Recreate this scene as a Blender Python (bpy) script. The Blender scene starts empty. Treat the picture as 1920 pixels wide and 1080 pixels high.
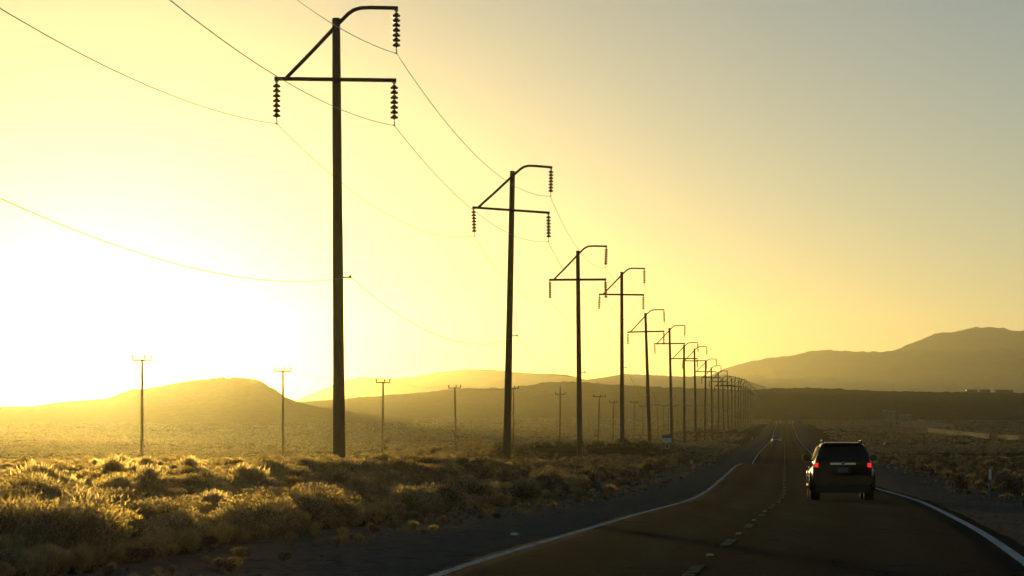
import bpy, bmesh, math, random
import numpy as np
from mathutils import Vector, Matrix, Euler, noise
R = math.radians
rnd = random.Random(7)
rng = np.random.default_rng(11)
scene = bpy.context.scene
COL = scene.collection

# ------------------------------------------------------------------ camera, sky, sun, exposure
F = 6000.0            # focal length in pixels of a 1920 wide frame (about 112 mm)
CZ = 1.75             # eye height above the road under the camera
HOR = 787.0           # row of the level horizon
cam_d = bpy.data.cameras.new("camera")
cam = bpy.data.objects.new("camera", cam_d)
COL.objects.link(cam)
cam.location = (0, 0, CZ)
cam.rotation_euler = (R(90), 0, 0)
cam_d.sensor_width = 36
cam_d.lens = F / 1920 * 36
cam_d.shift_y = (HOR - 540) / 1920
cam_d.clip_start = 0.5
cam_d.clip_end = 60000
cam_d.dof.use_dof = True
cam_d.dof.focus_distance = 190
cam_d.dof.aperture_fstop = 8.0
scene.camera = cam

SUN = Vector(((165 - 960) / F, 1, (HOR - 672) / F)).normalized()
sun_el = math.asin(SUN.z)
sun_az = math.atan2(SUN.x, SUN.y)
world = bpy.data.worlds.new("World")
scene.world = world
world.use_nodes = True
wn = world.node_tree
wn.nodes.clear()
sky = wn.nodes.new("ShaderNodeTexSky")
sky.sky_type = 'NISHITA'
sky.sun_disc = False
sky.sun_elevation = sun_el
sky.sun_rotation = sun_az
sky.altitude = 900
sky.air_density = 0.63
sky.dust_density = 0.13
sky.ozone_density = 0.8
bg = wn.nodes.new("ShaderNodeBackground")
bg.inputs[1].default_value = 0.15
wo = wn.nodes.new("ShaderNodeOutputWorld")
wn.links.new(sky.outputs[0], bg.inputs[0])
wn.links.new(bg.outputs[0], wo.inputs[0])

sd = bpy.data.lights.new("sun", 'SUN')
sd.energy = 2.05
sd.angle = R(0.5)
sd.color = (1.0, 0.70, 0.21)
so = bpy.data.objects.new("sun", sd)
COL.objects.link(so)
so.rotation_euler = SUN.to_track_quat('Z', 'Y').to_euler()
so.location = (-200, 1500, 300)

vs = scene.view_settings
scene.display_settings.display_device = 'sRGB'
vs.view_transform = 'Standard'
vs.look = 'None'
vs.gamma = 1
vs.exposure = -0.42
vs.use_curve_mapping = False
scene.cycles.volume_bounces = 0
scene.cycles.max_bounces = 6
scene.cycles.transparent_max_bounces = 24
scene.cycles.use_denoising = True

HAZE_DENSITY = 3.9e-5
HAZE_G = 0.917

# ------------------------------------------------------------------ helpers
def tag(o, label=None, cat=None, group=None, kind=None):
    if label: o['label'] = label
    if cat: o['category'] = cat
    if group: o['group'] = group
    if kind: o['kind'] = kind
    return o

def mesh(name, v, f, m=None, smooth=False):
    me = bpy.data.meshes.new(name)
    me.from_pydata([tuple(p) for p in v], [], [tuple(q) for q in f])
    if m: me.materials.append(m)
    if smooth: me.polygons.foreach_set('use_smooth', [True] * len(me.polygons))
    me.update()
    return me

def npmesh(name, v, f, m=None, smooth=False):
    """fast mesh from an (n,3) array and an (k,3|4) array of faces"""
    v = np.asarray(v, dtype=np.float32); f = np.asarray(f, dtype=np.int32)
    me = bpy.data.meshes.new(name)
    me.vertices.add(len(v)); me.vertices.foreach_set('co', v.ravel())
    k = f.shape[1]
    me.loops.add(f.size); me.loops.foreach_set('vertex_index', f.ravel())
    me.polygons.add(len(f))
    me.polygons.foreach_set('loop_start', np.arange(0, f.size, k, dtype=np.int32))
    me.polygons.foreach_set('loop_total', np.full(len(f), k, dtype=np.int32))
    if smooth: me.polygons.foreach_set('use_smooth', np.ones(len(f), dtype=bool))
    if m: me.materials.append(m)
    me.update(calc_edges=True)
    me.validate()
    return me

def obj(name, me, parent=None, loc=None, rot=None):
    o = bpy.data.objects.new(name, me)
    COL.objects.link(o)
    if parent: o.parent = parent
    if loc is not None: o.location = loc
    if rot is not None: o.rotation_euler = rot
    return o

def empty(name, loc, rot=(0, 0, 0)):
    o = bpy.data.objects.new(name, None)
    COL.objects.link(o)
    o.location = loc; o.rotation_euler = rot
    o.empty_display_size = 0.3
    return o

class MB:
    """collects simple shapes into one vertex / face list"""
    def __init__(s): s.v = []; s.f = []
    def add(s, v, f):
        n = len(s.v); s.v += [tuple(p) for p in v]; s.f += [tuple(i + n for i in q) for q in f]; return s
    def box(s, c, d, rot=None, taper=1.0):
        x, y, z = d[0] / 2, d[1] / 2, d[2] / 2
        P = [Vector((a * x * (taper if c_ > 0 else 1), b * y * (taper if c_ > 0 else 1), c_ * z)) for c_ in (-1, 1) for b in (-1, 1) for a in (-1, 1)]
        if rot: P = [rot @ p for p in P]
        P = [p + Vector(c) for p in P]
        return s.add(P, [(0, 2, 3, 1), (4, 5, 7, 6), (0, 1, 5, 4), (2, 6, 7, 3), (0, 4, 6, 2), (1, 3, 7, 5)])
    def lathe(s, prof, seg=12, c=(0, 0, 0), axis='Z'):
        P = []; Q = []
        for r, z in prof:
            for k in range(seg):
                a = 2 * math.pi * k / seg
                p = (r * math.cos(a), r * math.sin(a), z)
                if axis == 'X': p = (z, p[0], p[1])
                if axis == 'Y': p = (p[0], z, p[1])
                P.append((p[0] + c[0], p[1] + c[1], p[2] + c[2]))
        for i in range(len(prof) - 1):
            for k in range(seg):
                a, b = i * seg + k, i * seg + (k + 1) % seg
                Q.append((a, b, b + seg, a + seg))
        Q.append(tuple(range(seg))[::-1]); Q.append(tuple((len(prof) - 1) * seg + k for k in range(seg)))
        return s.add(P, Q)
    def tube(s, pts, r, seg=6, cap=True):
        pts = [Vector(p) for p in pts]; n = len(pts); P = []; Q = []
        for i, p in enumerate(pts):
            t = (pts[min(i + 1, n - 1)] - pts[max(i - 1, 0)]).normalized()
            u = t.cross(Vector((0, 1, 0.01)));  u = u if u.length > .05 else t.cross(Vector((1, 0, 0)))
            u.normalize(); w = t.cross(u)
            rr = r[i] if isinstance(r, (list, tuple)) else r
            for k in range(seg):
                a = 2 * math.pi * (k + .5) / seg
                P.append(p + u * (rr * math.cos(a)) + w * (rr * math.sin(a)))
        for i in range(n - 1):
            for k in range(seg):
                a, b = i * seg + k, i * seg + (k + 1) % seg
                Q.append((a, b, b + seg, a + seg))
        if cap: Q.append(tuple(range(seg))[::-1]); Q.append(tuple((n - 1) * seg + k for k in range(seg)))
        return s.add(P, Q)
    def mesh(s, name, m, smooth=False, bevel=0):
        me = mesh(name, s.v, s.f, m, smooth)
        bm = bmesh.new(); bm.from_mesh(me)
        bmesh.ops.recalc_face_normals(bm, faces=bm.faces)
        if bevel: bmesh.ops.bevel(bm, geom=list(bm.edges), offset=bevel, segments=2, affect='EDGES', clamp_overlap=True)
        bm.to_mesh(me); bm.free()
        return me
    def obj(s, name, m, parent=None, smooth=False, bevel=0, loc=None):
        return obj(name, s.mesh(name, m, smooth, bevel), parent, loc)

# ------------------------------------------------------------------ materials
def nmat(name):
    m = bpy.data.materials.new(name); m.use_nodes = True
    nt = m.node_tree; nt.nodes.clear()
    out = nt.nodes.new('ShaderNodeOutputMaterial')
    return m, nt, out
def N(nt, t, **kw):
    n = nt.nodes.new(t)
    for k, v in kw.items(): setattr(n, k, v)
    return n
def noise_col(nt, scale, cols, detail=4, stretch=(1, 1, 1), rough=.6, coord='Object'):
    tc = N(nt, 'ShaderNodeTexCoord'); mp = N(nt, 'ShaderNodeMapping'); mp.inputs['Scale'].default_value = stretch
    nz = N(nt, 'ShaderNodeTexNoise'); nz.inputs['Scale'].default_value = scale; nz.inputs['Detail'].default_value = detail
    nz.inputs['Roughness'].default_value = rough
    cr = N(nt, 'ShaderNodeValToRGB')
    nt.links.new(tc.outputs[coord], mp.inputs[0]); nt.links.new(mp.outputs[0], nz.inputs['Vector']); nt.links.new(nz.outputs[0], cr.inputs[0])
    el = cr.color_ramp.elements
    lo, hi = .3, .7
    el[0].position = lo; el[0].color = (*cols[0], 1); el[1].position = hi; el[1].color = (*cols[-1], 1)
    for i, c in enumerate(cols[1:-1]):
        e = el.new(lo + (hi - lo) * (i + 1) / (len(cols) - 1)); e.color = (*c, 1)
    return cr.outputs[0], nz.outputs[0]
def std(name, cols, rough=.8, scale=3, metal=0.0, bump=0.0, stretch=(1, 1, 1), spec=.5, bscale=None, bdist=.05, coord='Object'):
    m, nt, out = nmat(name)
    p = N(nt, 'ShaderNodeBsdfPrincipled')
    c, f = noise_col(nt, scale, cols if isinstance(cols[0], tuple) else [cols, tuple(x * .75 for x in cols)], stretch=stretch, coord=coord)
    nt.links.new(c, p.inputs['Base Color'])
    p.inputs['Roughness'].default_value = rough; p.inputs['Metallic'].default_value = metal
    p.inputs['Specular IOR Level'].default_value = spec
    if bump:
        if bscale:
            tc = N(nt, 'ShaderNodeTexCoord'); nz = N(nt, 'ShaderNodeTexNoise'); nz.inputs['Scale'].default_value = bscale; nz.inputs['Detail'].default_value = 5
            nt.links.new(tc.outputs['Object'], nz.inputs['Vector']); f = nz.outputs[0]
        b = N(nt, 'ShaderNodeBump'); b.inputs['Strength'].default_value = bump; b.inputs['Distance'].default_value = bdist
        nt.links.new(f, b.inputs['Height']); nt.links.new(b.outputs[0], p.inputs['Normal'])
    nt.links.new(p.outputs[0], out.inputs[0])
    return m
def leaf_mat(name, c0, c1, trans=.5, rough=.45, spec=.5, fwd=.06, thin=.0):
    """thin leaves: diffuse, light through the leaf, and a waxy gloss"""
    m, nt, out = nmat(name)
    col, _ = noise_col(nt, 2.2, [c0, c1], coord='Object')
    oi = N(nt, 'ShaderNodeObjectInfo')
    hv = N(nt, 'ShaderNodeHueSaturation')
    mr = N(nt, 'ShaderNodeMapRange'); mr.inputs[3].default_value = .75; mr.inputs[4].default_value = 1.3
    nt.links.new(oi.outputs['Random'], mr.inputs[0]); nt.links.new(mr.outputs[0], hv.inputs['Value']); nt.links.new(col, hv.inputs['Color'])
    d = N(nt, 'ShaderNodeBsdfDiffuse'); t = N(nt, 'ShaderNodeBsdfTranslucent'); g = N(nt, 'ShaderNodeBsdfGlossy')
    g.inputs['Roughness'].default_value = rough
    nt.links.new(hv.outputs[0], d.inputs[0]); nt.links.new(hv.outputs[0], t.inputs[0])
    a = N(nt, 'ShaderNodeMixShader'); a.inputs[0].default_value = trans
    nt.links.new(d.outputs[0], a.inputs[1]); nt.links.new(t.outputs[0], a.inputs[2])
    fr = N(nt, 'ShaderNodeFresnel'); fr.inputs[0].default_value = 1.45
    ml = N(nt, 'ShaderNodeMath', operation='MULTIPLY'); ml.inputs[1].default_value = spec
    nt.links.new(fr.outputs[0], ml.inputs[0])
    b = N(nt, 'ShaderNodeMixShader')
    nt.links.new(ml.outputs[0], b.inputs[0]); nt.links.new(a.outputs[0], b.inputs[1]); nt.links.new(g.outputs[0], b.inputs[2])
    rf = N(nt, 'ShaderNodeBsdfRefraction'); rf.inputs['IOR'].default_value = 1.10; rf.inputs['Roughness'].default_value = .72
    nt.links.new(hv.outputs[0], rf.inputs[0])
    e = N(nt, 'ShaderNodeMixShader'); e.inputs[0].default_value = fwd     # thin leaves pass light mostly straight on
    nt.links.new(b.outputs[0], e.inputs[1]); nt.links.new(rf.outputs[0], e.inputs[2])
    tr = N(nt, 'ShaderNodeBsdfTransparent'); th = N(nt, 'ShaderNodeMixShader'); th.inputs[0].default_value = thin   # gaps between leaflets finer than a blade
    nt.links.new(e.outputs[0], th.inputs[1]); nt.links.new(tr.outputs[0], th.inputs[2])
    nt.links.new(th.outputs[0], out.inputs[0])
    return m
def emis(name, col, strength, base=(.2, .01, .01)):
    m, nt, out = nmat(name)
    p = N(nt, 'ShaderNodeBsdfPrincipled')
    p.inputs['Base Color'].default_value = (*base, 1); p.inputs['Roughness'].default_value = .25
    p.inputs['Emission Color'].default_value = (*col, 1); p.inputs['Emission Strength'].default_value = strength
    nt.links.new(p.outputs[0], out.inputs[0]); return m

M = {}
M['soil'] = std('desert_soil', [(.04, .03, .016), (.075, .056, .031), (.115, .087, .048)], .95, .08, bump=.6, bscale=.7, bdist=.25, spec=0)
M['gravel'] = std('shoulder_gravel', [(.08, .071, .058), (.19, .168, .138), (.12, .106, .086)], .95, 2.5, bump=.35, bscale=9, bdist=.02, spec=0)
M['paint_white'] = std('edge_line_paint', [(.55, .55, .53), (.80, .80, .78)], .6, 4)
M['paint_yellow'] = std('centre_line_paint', [(.20, .16, .08), (.34, .27, .12)], .6, 4)
M['wood'] = std('pole_wood', [(.10, .062, .03), (.20, .13, .065), (.13, .08, .042)], .85, 6, stretch=(6, 6, .25), bump=.8, bdist=.02)
M['arm'] = std('arm_timber', [(.07, .05, .03), (.11, .08, .05)], .75, 5, stretch=(.4, 5, 5), bump=.4, bdist=.01)
M['porcelain'] = std('insulator_porcelain', [(.09, .045, .025), (.12, .06, .03)], .22, 3)
M['steel'] = std('galvanised_steel', [(.30, .30, .30), (.42, .42, .42)], .45, 8, metal=.8)
M['wire'] = std('conductor_aluminium', [(.10, .09, .08), (.15, .14, .12)], .4, 4, metal=.5)
M['hill'] = std('hill_scrub', [(.035, .030, .018), (.085, .07, .04), (.05, .042, .025), (.11, .09, .055)], .95, .09, bump=.4, bscale=.12, bdist=1.5, spec=.0)
M['mount'] = std('mountain_rock', [(.09, .075, .055), (.16, .13, .10)], .95, .003, bump=.8, bscale=.006, bdist=40, spec=.1)
M['sage'] = leaf_mat('sagebrush_leaf', (.045, .040, .015), (.10, .083, .028), .45, fwd=.14, thin=.25)
M['dry'] = leaf_mat('dry_grass_leaf', (.30, .22, .09), (.46, .34, .15), .6, .35, .9, fwd=.07, thin=.35)
M['gold'] = leaf_mat('glare_tinted_dry_leaf', (.15, .115, .035), (.30, .225, .08), .5, fwd=.15, thin=.35)  # dry brush, lightened to gold: part of the left glare is in its colour
M['twig'] = std('twig_bark', [(.05, .04, .03), (.10, .08, .06)], .9, 8)
M['bloom'] = leaf_mat('seed_head', (.50, .38, .16), (.66, .52, .26), .6, .3, 1.0, fwd=.14, thin=.3)

# road surface: wheel tracks, tar and fine grain in real patches of the surface
def road_mat():
    m, nt, out = nmat('asphalt')
    p = N(nt, 'ShaderNodeBsdfPrincipled')
    c1, f1 = noise_col(nt, .35, [(.034, .030, .024), (.054, .048, .039)], stretch=(1.6, .05, 1))
    c2, f2 = noise_col(nt, 30, [(.6, .6, .6), (1.25, 1.25, 1.25)])
    mx = N(nt, 'ShaderNodeMix', data_type='RGBA', blend_type='MULTIPLY'); mx.inputs[0].default_value = 1
    nt.links.new(c1, mx.inputs[6]); nt.links.new(c2, mx.inputs[7])
    # polished wheel tracks: four paler bands at fixed offsets from the centre line
    at = N(nt, 'ShaderNodeAttribute'); at.attribute_name = 'across'
    ab = N(nt, 'ShaderNodeMath', operation='ABSOLUTE'); nt.links.new(at.outputs['Fac'], ab.inputs[0])
    sc_ = N(nt, 'ShaderNodeMath', operation='MULTIPLY'); sc_.inputs[1].default_value = 3.6; nt.links.new(ab.outputs[0], sc_.inputs[0])
    cs_ = N(nt, 'ShaderNodeMath', operation='COSINE'); nt.links.new(sc_.outputs[0], cs_.inputs[0])
    mr = N(nt, 'ShaderNodeMapRange'); mr.inputs[1].default_value = -1; mr.inputs[2].default_value = 1; mr.inputs[3].default_value = 1.25; mr.inputs[4].default_value = .8
    nt.links.new(cs_.outputs[0], mr.inputs[0])
    # crack sealing: thin dark wandering lines
    tc = N(nt, 'ShaderNodeTexCoord'); mp = N(nt, 'ShaderNodeMapping'); mp.inputs['Scale'].default_value = (.35, .09, 1)
    vo = N(nt, 'ShaderNodeTexVoronoi', feature='DISTANCE_TO_EDGE'); vo.inputs['Scale'].default_value = 1.0
    nz = N(nt, 'ShaderNodeTexNoise'); nz.inputs['Scale'].default_value = .6
    ad = N(nt, 'ShaderNodeVectorMath', operation='ADD')
    nt.links.new(tc.outputs['Object'], mp.inputs[0]); nt.links.new(tc.outputs['Object'], nz.inputs['Vector'])
    nt.links.new(mp.outputs[0], ad.inputs[0]); nt.links.new(nz.outputs['Color'], ad.inputs[1]); nt.links.new(ad.outputs[0], vo.inputs['Vector'])
    lt = N(nt, 'ShaderNodeMapRange'); lt.inputs[1].default_value = .004; lt.inputs[2].default_value = .012; lt.inputs[3].default_value = .45; lt.inputs[4].default_value = 1
    nt.links.new(vo.outputs['Distance'], lt.inputs[0])
    pr = N(nt, 'ShaderNodeMath', operation='MULTIPLY'); nt.links.new(mr.outputs[0], pr.inputs[0]); nt.links.new(lt.outputs[0], pr.inputs[1])
    m2 = N(nt, 'ShaderNodeMix', data_type='RGBA', blend_type='MULTIPLY'); m2.inputs[0].default_value = 1
    nt.links.new(mx.outputs[2], m2.inputs[6]); nt.links.new(pr.outputs[0], m2.inputs[7])
    nt.links.new(m2.outputs[2], p.inputs['Base Color'])
    p.inputs['Roughness'].default_value = .9; p.inputs['Specular IOR Level'].default_value = 0.0015
    b = N(nt, 'ShaderNodeBump'); b.inputs['Strength'].default_value = .25; b.inputs['Distance'].default_value = .006
    nt.links.new(f2, b.inputs['Height']); nt.links.new(b.outputs[0], p.inputs['Normal'])
    nt.links.new(p.outputs[0], out.inputs[0]); return m
def worn_paint(name, c, wear):
    m, nt, out = nmat(name)
    p = N(nt, 'ShaderNodeBsdfPrincipled'); p.inputs['Roughness'].default_value = .8; p.inputs['Specular IOR Level'].default_value = 0
    tc = N(nt, 'ShaderNodeTexCoord'); nz = N(nt, 'ShaderNodeTexNoise'); nz.inputs['Scale'].default_value = 5; nz.inputs['Detail'].default_value = 6; nz.inputs['Roughness'].default_value = .75
    nt.links.new(tc.outputs['Object'], nz.inputs['Vector'])
    cr = N(nt, 'ShaderNodeValToRGB'); el = cr.color_ramp.elements
    el[0].position = wear; el[0].color = (.06, .053, .044, 1); el[1].position = wear + .12; el[1].color = (*c, 1)
    nt.links.new(nz.outputs[0], cr.inputs[0]); nt.links.new(cr.outputs[0], p.inputs['Base Color']); nt.links.new(p.outputs[0], out.inputs[0])
    return m
M['paint_white'] = worn_paint('edge_line_paint', (.72, .74, .74), .36)
M['paint_yellow'] = worn_paint('centre_line_paint', (.36, .30, .16), .40)
M['asphalt'] = road_mat()

# ------------------------------------------------------------------ lie of the land
SL = 0.0852                                   # the road runs this much to the right per metre ahead
def smooth_interp(xs, ys, lo=-400, hi=20000, w=9):
    g = np.arange(lo, hi, 2.0)
    v = np.interp(g, xs, ys)
    k = np.exp(-.5 * (np.arange(-30, 31) * 2.0 / w) ** 2); k /= k.sum()
    vv = np.convolve(np.pad(v, 30, mode='edge'), k, mode='valid')
    return lambda y: np.interp(y, g, vv)
_rd = [(-400, 1.75), (20, 1.75), (36, 1.75), (48, 1.87), (71, 2.11), (97, 2.46), (138, 2.94), (205, 3.17), (225, 3.2), (268, 3.62), (285, 4.3), (310, 5.0),
       (345, 4.55), (408, 4.35), (600, 4.75), (840, 4.9), (960, 4.2), (1077, 3.4), (1300, 2.6), (1555, 1.95), (1800, 3.6), (2300, 3.0), (2700, 0), (3200, 0), (20000, 0)]
road_h = smooth_interp([a for a, b in _rd], [CZ - b for a, b in _rd])
POLES = [  # distance, lean offset, height of the foot below the eye, pole height, lean in x (metres at the top)
    (51, 1.75, 16.9, 0.0), (120, 1.62, 16.66, -.12), (189, 2.95, 17.62, .36), (256, 3.45, 16.95, -.17), (325, 2.5, 17.5, -.05), (396, 3.0, 16.2, -.53), (475, 4.0, 17.6, -.40),
    (534, 4.0, 16.5, -.1), (603, 4.5, 17.9, -.3), (672, 4.8, 17.2, .1), (741, 5.0, 17.1, -.3), (810, 5.0, 17.0, -.1), (879, 4.8, 16.4, -.3), (948, 4.0, 16.5, -.2),
    (1017, 3.3, 16.3, -.1), (1086, 2.8, 16.5, -.2), (1155, 2.5, 16.7, 0), (1224, 2.2, 17.1, -.2), (1293, 2.15, 17.1, 0), (1362, 2.0, 16.8, .1), (1431, 1.9, 16.7, 0),
    (1500, 1.75, 16.7, .1), (1569, 1.7, 17.0, 0), (1638, 1.9, 16.9, 0)]
pole_h = smooth_interp([-400] + [p[0] for p in POLES] + [1800, 2300, 2700, 20000], [0] + [CZ - p[1] for p in POLES] + [-1.5, -1.2, CZ, CZ], w=14)
field_h = smooth_interp([-400, 60, 250, 380, 640, 900, 1100, 1400, 2000, 2500, 2800, 20000],
                        [0, 0, CZ - 4.6, CZ - 5.28, CZ - 5.75, CZ - 6.1, CZ - 6.7, CZ - 5.8, CZ - 3.0, CZ + .6, CZ, CZ], w=30)
right_h = smooth_interp([-400, 60, 100, 160, 300, 700, 1100, 1500, 2200, 2800, 20000],
                        [0, -.2, -.75, -1.3, -2.2, -3.4, -3.2, -2.2, -1.0, CZ, CZ], w=30)
cl_y = np.array([-400, 20, 35.6, 38.4, 48, 58, 71, 82, 97, 113, 138, 20000.])
cl_o = np.array([-1.2, -1.2, -1.15, -1.11, -.87, -.68, -.53, -.35, -.12, -.02, 0, 0.])
_clo = smooth_interp(cl_y, cl_o, w=5)
def centre_x(y): return SL * np.asarray(y) + _clo(y)
left_w = smooth_interp([-400, 38, 71, 97, 138, 220, 20000], [2.9, 2.9, 2.83, 2.78, 3.15, 3.4, 3.45], w=6)
right_w = smooth_interp([-400, 38, 71, 97, 138, 220, 20000], [4.08, 4.08, 4.18, 4.2, 3.8, 3.45, 3.45], w=6)
def sstep(a, b, x): t = np.clip((x - a) / (b - a), 0, 1); return t * t * (3 - 2 * t)
def rough(X, Y):
    return (np.sin(X * .11 + 1.3 * np.sin(Y * .031)) * np.cos(Y * .047 + X * .013) * .13 + np.sin(X * .31 + Y * .07) * np.sin(Y * .16 - X * .05) * .06)
def ground_z(X, Y):
    X = np.asarray(X, float); Y = np.asarray(Y, float)
    u = X - centre_x(Y)
    r, p, f, g = road_h(Y), pole_h(Y), field_h(Y), right_h(Y)
    z = np.where(u < -60, f, 0.)
    tl = sstep(8.5, 15, -u); tf = sstep(22, 55, -u)
    zl = (r * (1 - tl) + p * tl) * (1 - tf) + f * tf
    tr = sstep(9, 40, u); zr = r * (1 - tr) + g * tr
    z = np.where(u < 0, zl, zr)
    z = z + rough(X, Y) * sstep(10, 30, np.abs(u)) * np.clip(1 - (Y - 1500) / 1000, 0, 1)
    near = 1 - sstep(9.5, 12.5, np.abs(u))
    return z - .09 * near
def gz(x, y): return float(ground_z(x, y))
def world_at(px, y, h=None, py=None):
    """a point at distance y seen in column px (the eye is at the origin, looking along +y)"""
    return (px - 960) / F * y

# ground: one sheet out to the horizon
def build_ground():
    a = np.concatenate([np.arange(-180, -14, 4.0), np.arange(-14, 14, .07), np.arange(14, 180, 4.0)])
    a = np.radians(a)
    r = 2.5 * np.exp(np.arange(0, math.log(15500 / 2.5), .0135)); r = np.append(r, 15500)
    A, Rr = np.meshgrid(a, r)
    X = Rr * np.sin(A); Y = Rr * np.cos(A)
    Z = ground_z(X, Y)
    n, k = X.shape
    v = np.stack([X, Y, Z], -1).reshape(-1, 3)
    v = np.vstack([v, [[0, 0, gz(0, 0)]]])
    i, j = np.meshgrid(np.arange(n - 1), np.arange(k), indexing='ij'); j2 = (j + 1) % k
    f = np.stack([i * k + j, i * k + j2, (i + 1) * k + j2, (i + 1) * k + j], -1).reshape(-1, 4)[:, ::-1]
    fan = np.array([[len(v) - 1, q, (q + 1) % k, (q + 1) % k] for q in range(k)])
    me = npmesh('ground', v, f, M['soil'], True)
    # close the little hole under the viewer
    bm = bmesh.new(); bm.from_mesh(me); bm.verts.ensure_lookup_table()
    c = bm.verts[len(v) - 1]
    for q in range(k):
        try:
            fc = bm.faces.new((c, bm.verts[(q + 1) % k], bm.verts[q])); fc.smooth = True
        except ValueError: pass
    bmesh.ops.recalc_face_normals(bm, faces=bm.faces)
    bm.to_mesh(me); bm.free()
    if me.polygons[100].normal.z < 0: me.flip_normals()
    tag(obj('ground', me), 'scrub covered desert ground reaching to the hills', kind='structure')
build_ground()

YS = np.concatenate([np.arange(-60, 30, 4.), np.arange(30, 180, 1.0), np.arange(180, 420, 2.0), np.arange(420, 1700, 8.), np.arange(1700, 2601, 30.)])
def strip(name, offs, lift, m, ys=YS, skirt=0.0):
    """ribbon along the road; offs: list of (function y -> offset from the centre line)"""
    cols = []
    for o in offs:
        u = o(ys) if callable(o) else np.full(len(ys), o)
        cols.append(np.stack([centre_x(ys) + u, ys, road_h(ys) + lift], -1))
    if skirt:
        a, b = cols[0].copy(), cols[-1].copy(); a[:, 2] -= skirt; b[:, 2] -= skirt; cols = [a] + cols + [b]
    P = np.stack(cols, 1); n, k, _ = P.shape
    i, j = np.meshgrid(np.arange(n - 1), np.arange(k - 1), indexing='ij')
    f = np.stack([i * k + j, i * k + j + 1, (i + 1) * k + j + 1, (i + 1) * k + j], -1).reshape(-1, 4)
    me = npmesh(name, P.reshape(-1, 3), f, m, False)
    a = me.attributes.new('across', 'FLOAT', 'POINT')
    a.data.foreach_set('value', (P[:, :, 0] - centre_x(P[:, :, 1])).astype(np.float32).ravel())
    return me
def wob(y, s, a): return a * (np.sin(y * .83 + s) * .5 + np.sin(y * .29 + 2 * s) + .5 * np.sin(y * 2.1 + 3 * s))
tag(obj('gravel_shoulder', strip('gravel_shoulder', [lambda y: -7.6 + wob(y, 1, .35), lambda y: -left_w(y) - .2], -.02, M['gravel'], skirt=.3)), 'grey gravel shoulder beside the oncoming lane', kind='structure')
tag(obj('gravel_shoulder', strip('gravel_shoulder', [lambda y: right_w(y) + .2, lambda y: 8.4 + wob(y, 4, .4)], -.02, M['gravel'], skirt=.3)), 'grey gravel shoulder beside the lane of the dark car', kind='structure')
tag(obj('road', strip('road', [lambda y: -left_w(y) - .17 + wob(y, 2, .03), *[(lambda y, q=q: -left_w(y) * q) for q in (.88, .75, .62, .5, .38, .25, .12)], lambda y: 0 * y, *[(lambda y, q=q: right_w(y) * q) for q in (.12, .25, .38, .5, .62, .75, .88)], lambda y: right_w(y) + .3 + wob(y, 3, .03)], 0, M['asphalt'], skirt=.12)), 'dark two lane asphalt highway', kind='structure')
tag(obj('edge_line', strip('edge_line', [lambda y: -left_w(y) - .07, lambda y: -left_w(y) + .07], .006, M['paint_white'])), 'white edge line along the oncoming lane', kind='structure')
tag(obj('edge_line', strip('edge_line', [lambda y: right_w(y) - .075, lambda y: right_w(y) + .075], .006, M['paint_white'])), 'white edge line along the lane of the dark car', kind='structure')
dash_v, dash_y0 = [], []
for i in range(70):
    y0 = 36.6 + i * 10.9
    o = obj('centre_dash', strip('centre_dash', [-.075, .075], .006, M['paint_yellow'], ys=np.linspace(y0, y0 + 3.3, 4)))
    tag(o, 'worn yellow centre line dash between the two lanes', kind='structure', group='centre line dashes')

# ------------------------------------------------------------------ hills and mountains
def ridge(name, label, prof, D, front, back, m, seed, amp=.06, nx=220, foot=0.0, ncross=26, base=None, bmp=0):
    """long relief with the given skyline (picture columns and rows) standing at distance D, falling off towards us and behind"""
    xs = [p[0] for p in prof]; ys = [p[1] for p in prof]
    px = np.linspace(xs[0], xs[-1], nx)
    h = (HOR - np.interp(px, xs, ys)) * D / F + CZ
    b = 0.0 if base is None else base
    ts = np.concatenate([np.linspace(-1, 0, ncross), np.linspace(0, 1, 9)[1:]])
    V = np.zeros((nx, len(ts), 3))
    for i in range(nx):
        X0 = (px[i] - 960) / F * D
        for j, t in enumerate(ts):
            s = (front if t < 0 else back) * t
            prof_t = .5 + .5 * math.cos(math.pi * min(1, abs(t))) if t >= 0 else (1 - abs(t)) ** 1.25
            n1 = noise.fractal(Vector((X0 / front * 3.2 + seed, s / front * 3.0, seed * .7)), .8, 2.0, 6)
            hh = b + (h[i] - b) * prof_t
            w = math.sin(math.pi * min(1, abs(t))) if t < 0 else .0
            hh += (h[i] - b) * n1 * amp * 3 * w
            if abs(t) < .02: hh += (h[i] - b) * (.03 if D < 4000 else .014) * noise.fractal(Vector((px[i] * .09, seed, 0)), .9, 2.1, 5)
            V[i, j] = (X0 * (1 + s / D * .9), D + s, hh)
    V[:, 0, 2] = b - 3; V[:, -1, 2] = b - 3
    n, k = nx, len(ts)
    i, j = np.meshgrid(np.arange(n - 1), np.arange(k - 1), indexing='ij')
    f = np.stack([i * k + j, (i + 1) * k + j, (i + 1) * k + j + 1, i * k + j + 1], -1).reshape(-1, 4)
    return tag(obj(name, npmesh(name, V.reshape(-1, 3), f, m, True)), label, kind='structure')
ridge('hill', 'flat topped dark hill under the sun glare', [(-320, 770), (-200, 764), (0, 762), (60, 762), (110, 754), (150, 751), (200, 747), (250, 729), (265, 730), (300, 724), (330, 718), (360, 713), (400, 708),
      (432, 708), (445, 707), (470, 709), (490, 715), (515, 730), (535, 744), (560, 754), (600, 764), (660, 772), (740, 781), (800, 786)], 2450, 380, 400, M['hill'], 3.1, .012, nx=300)
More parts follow.
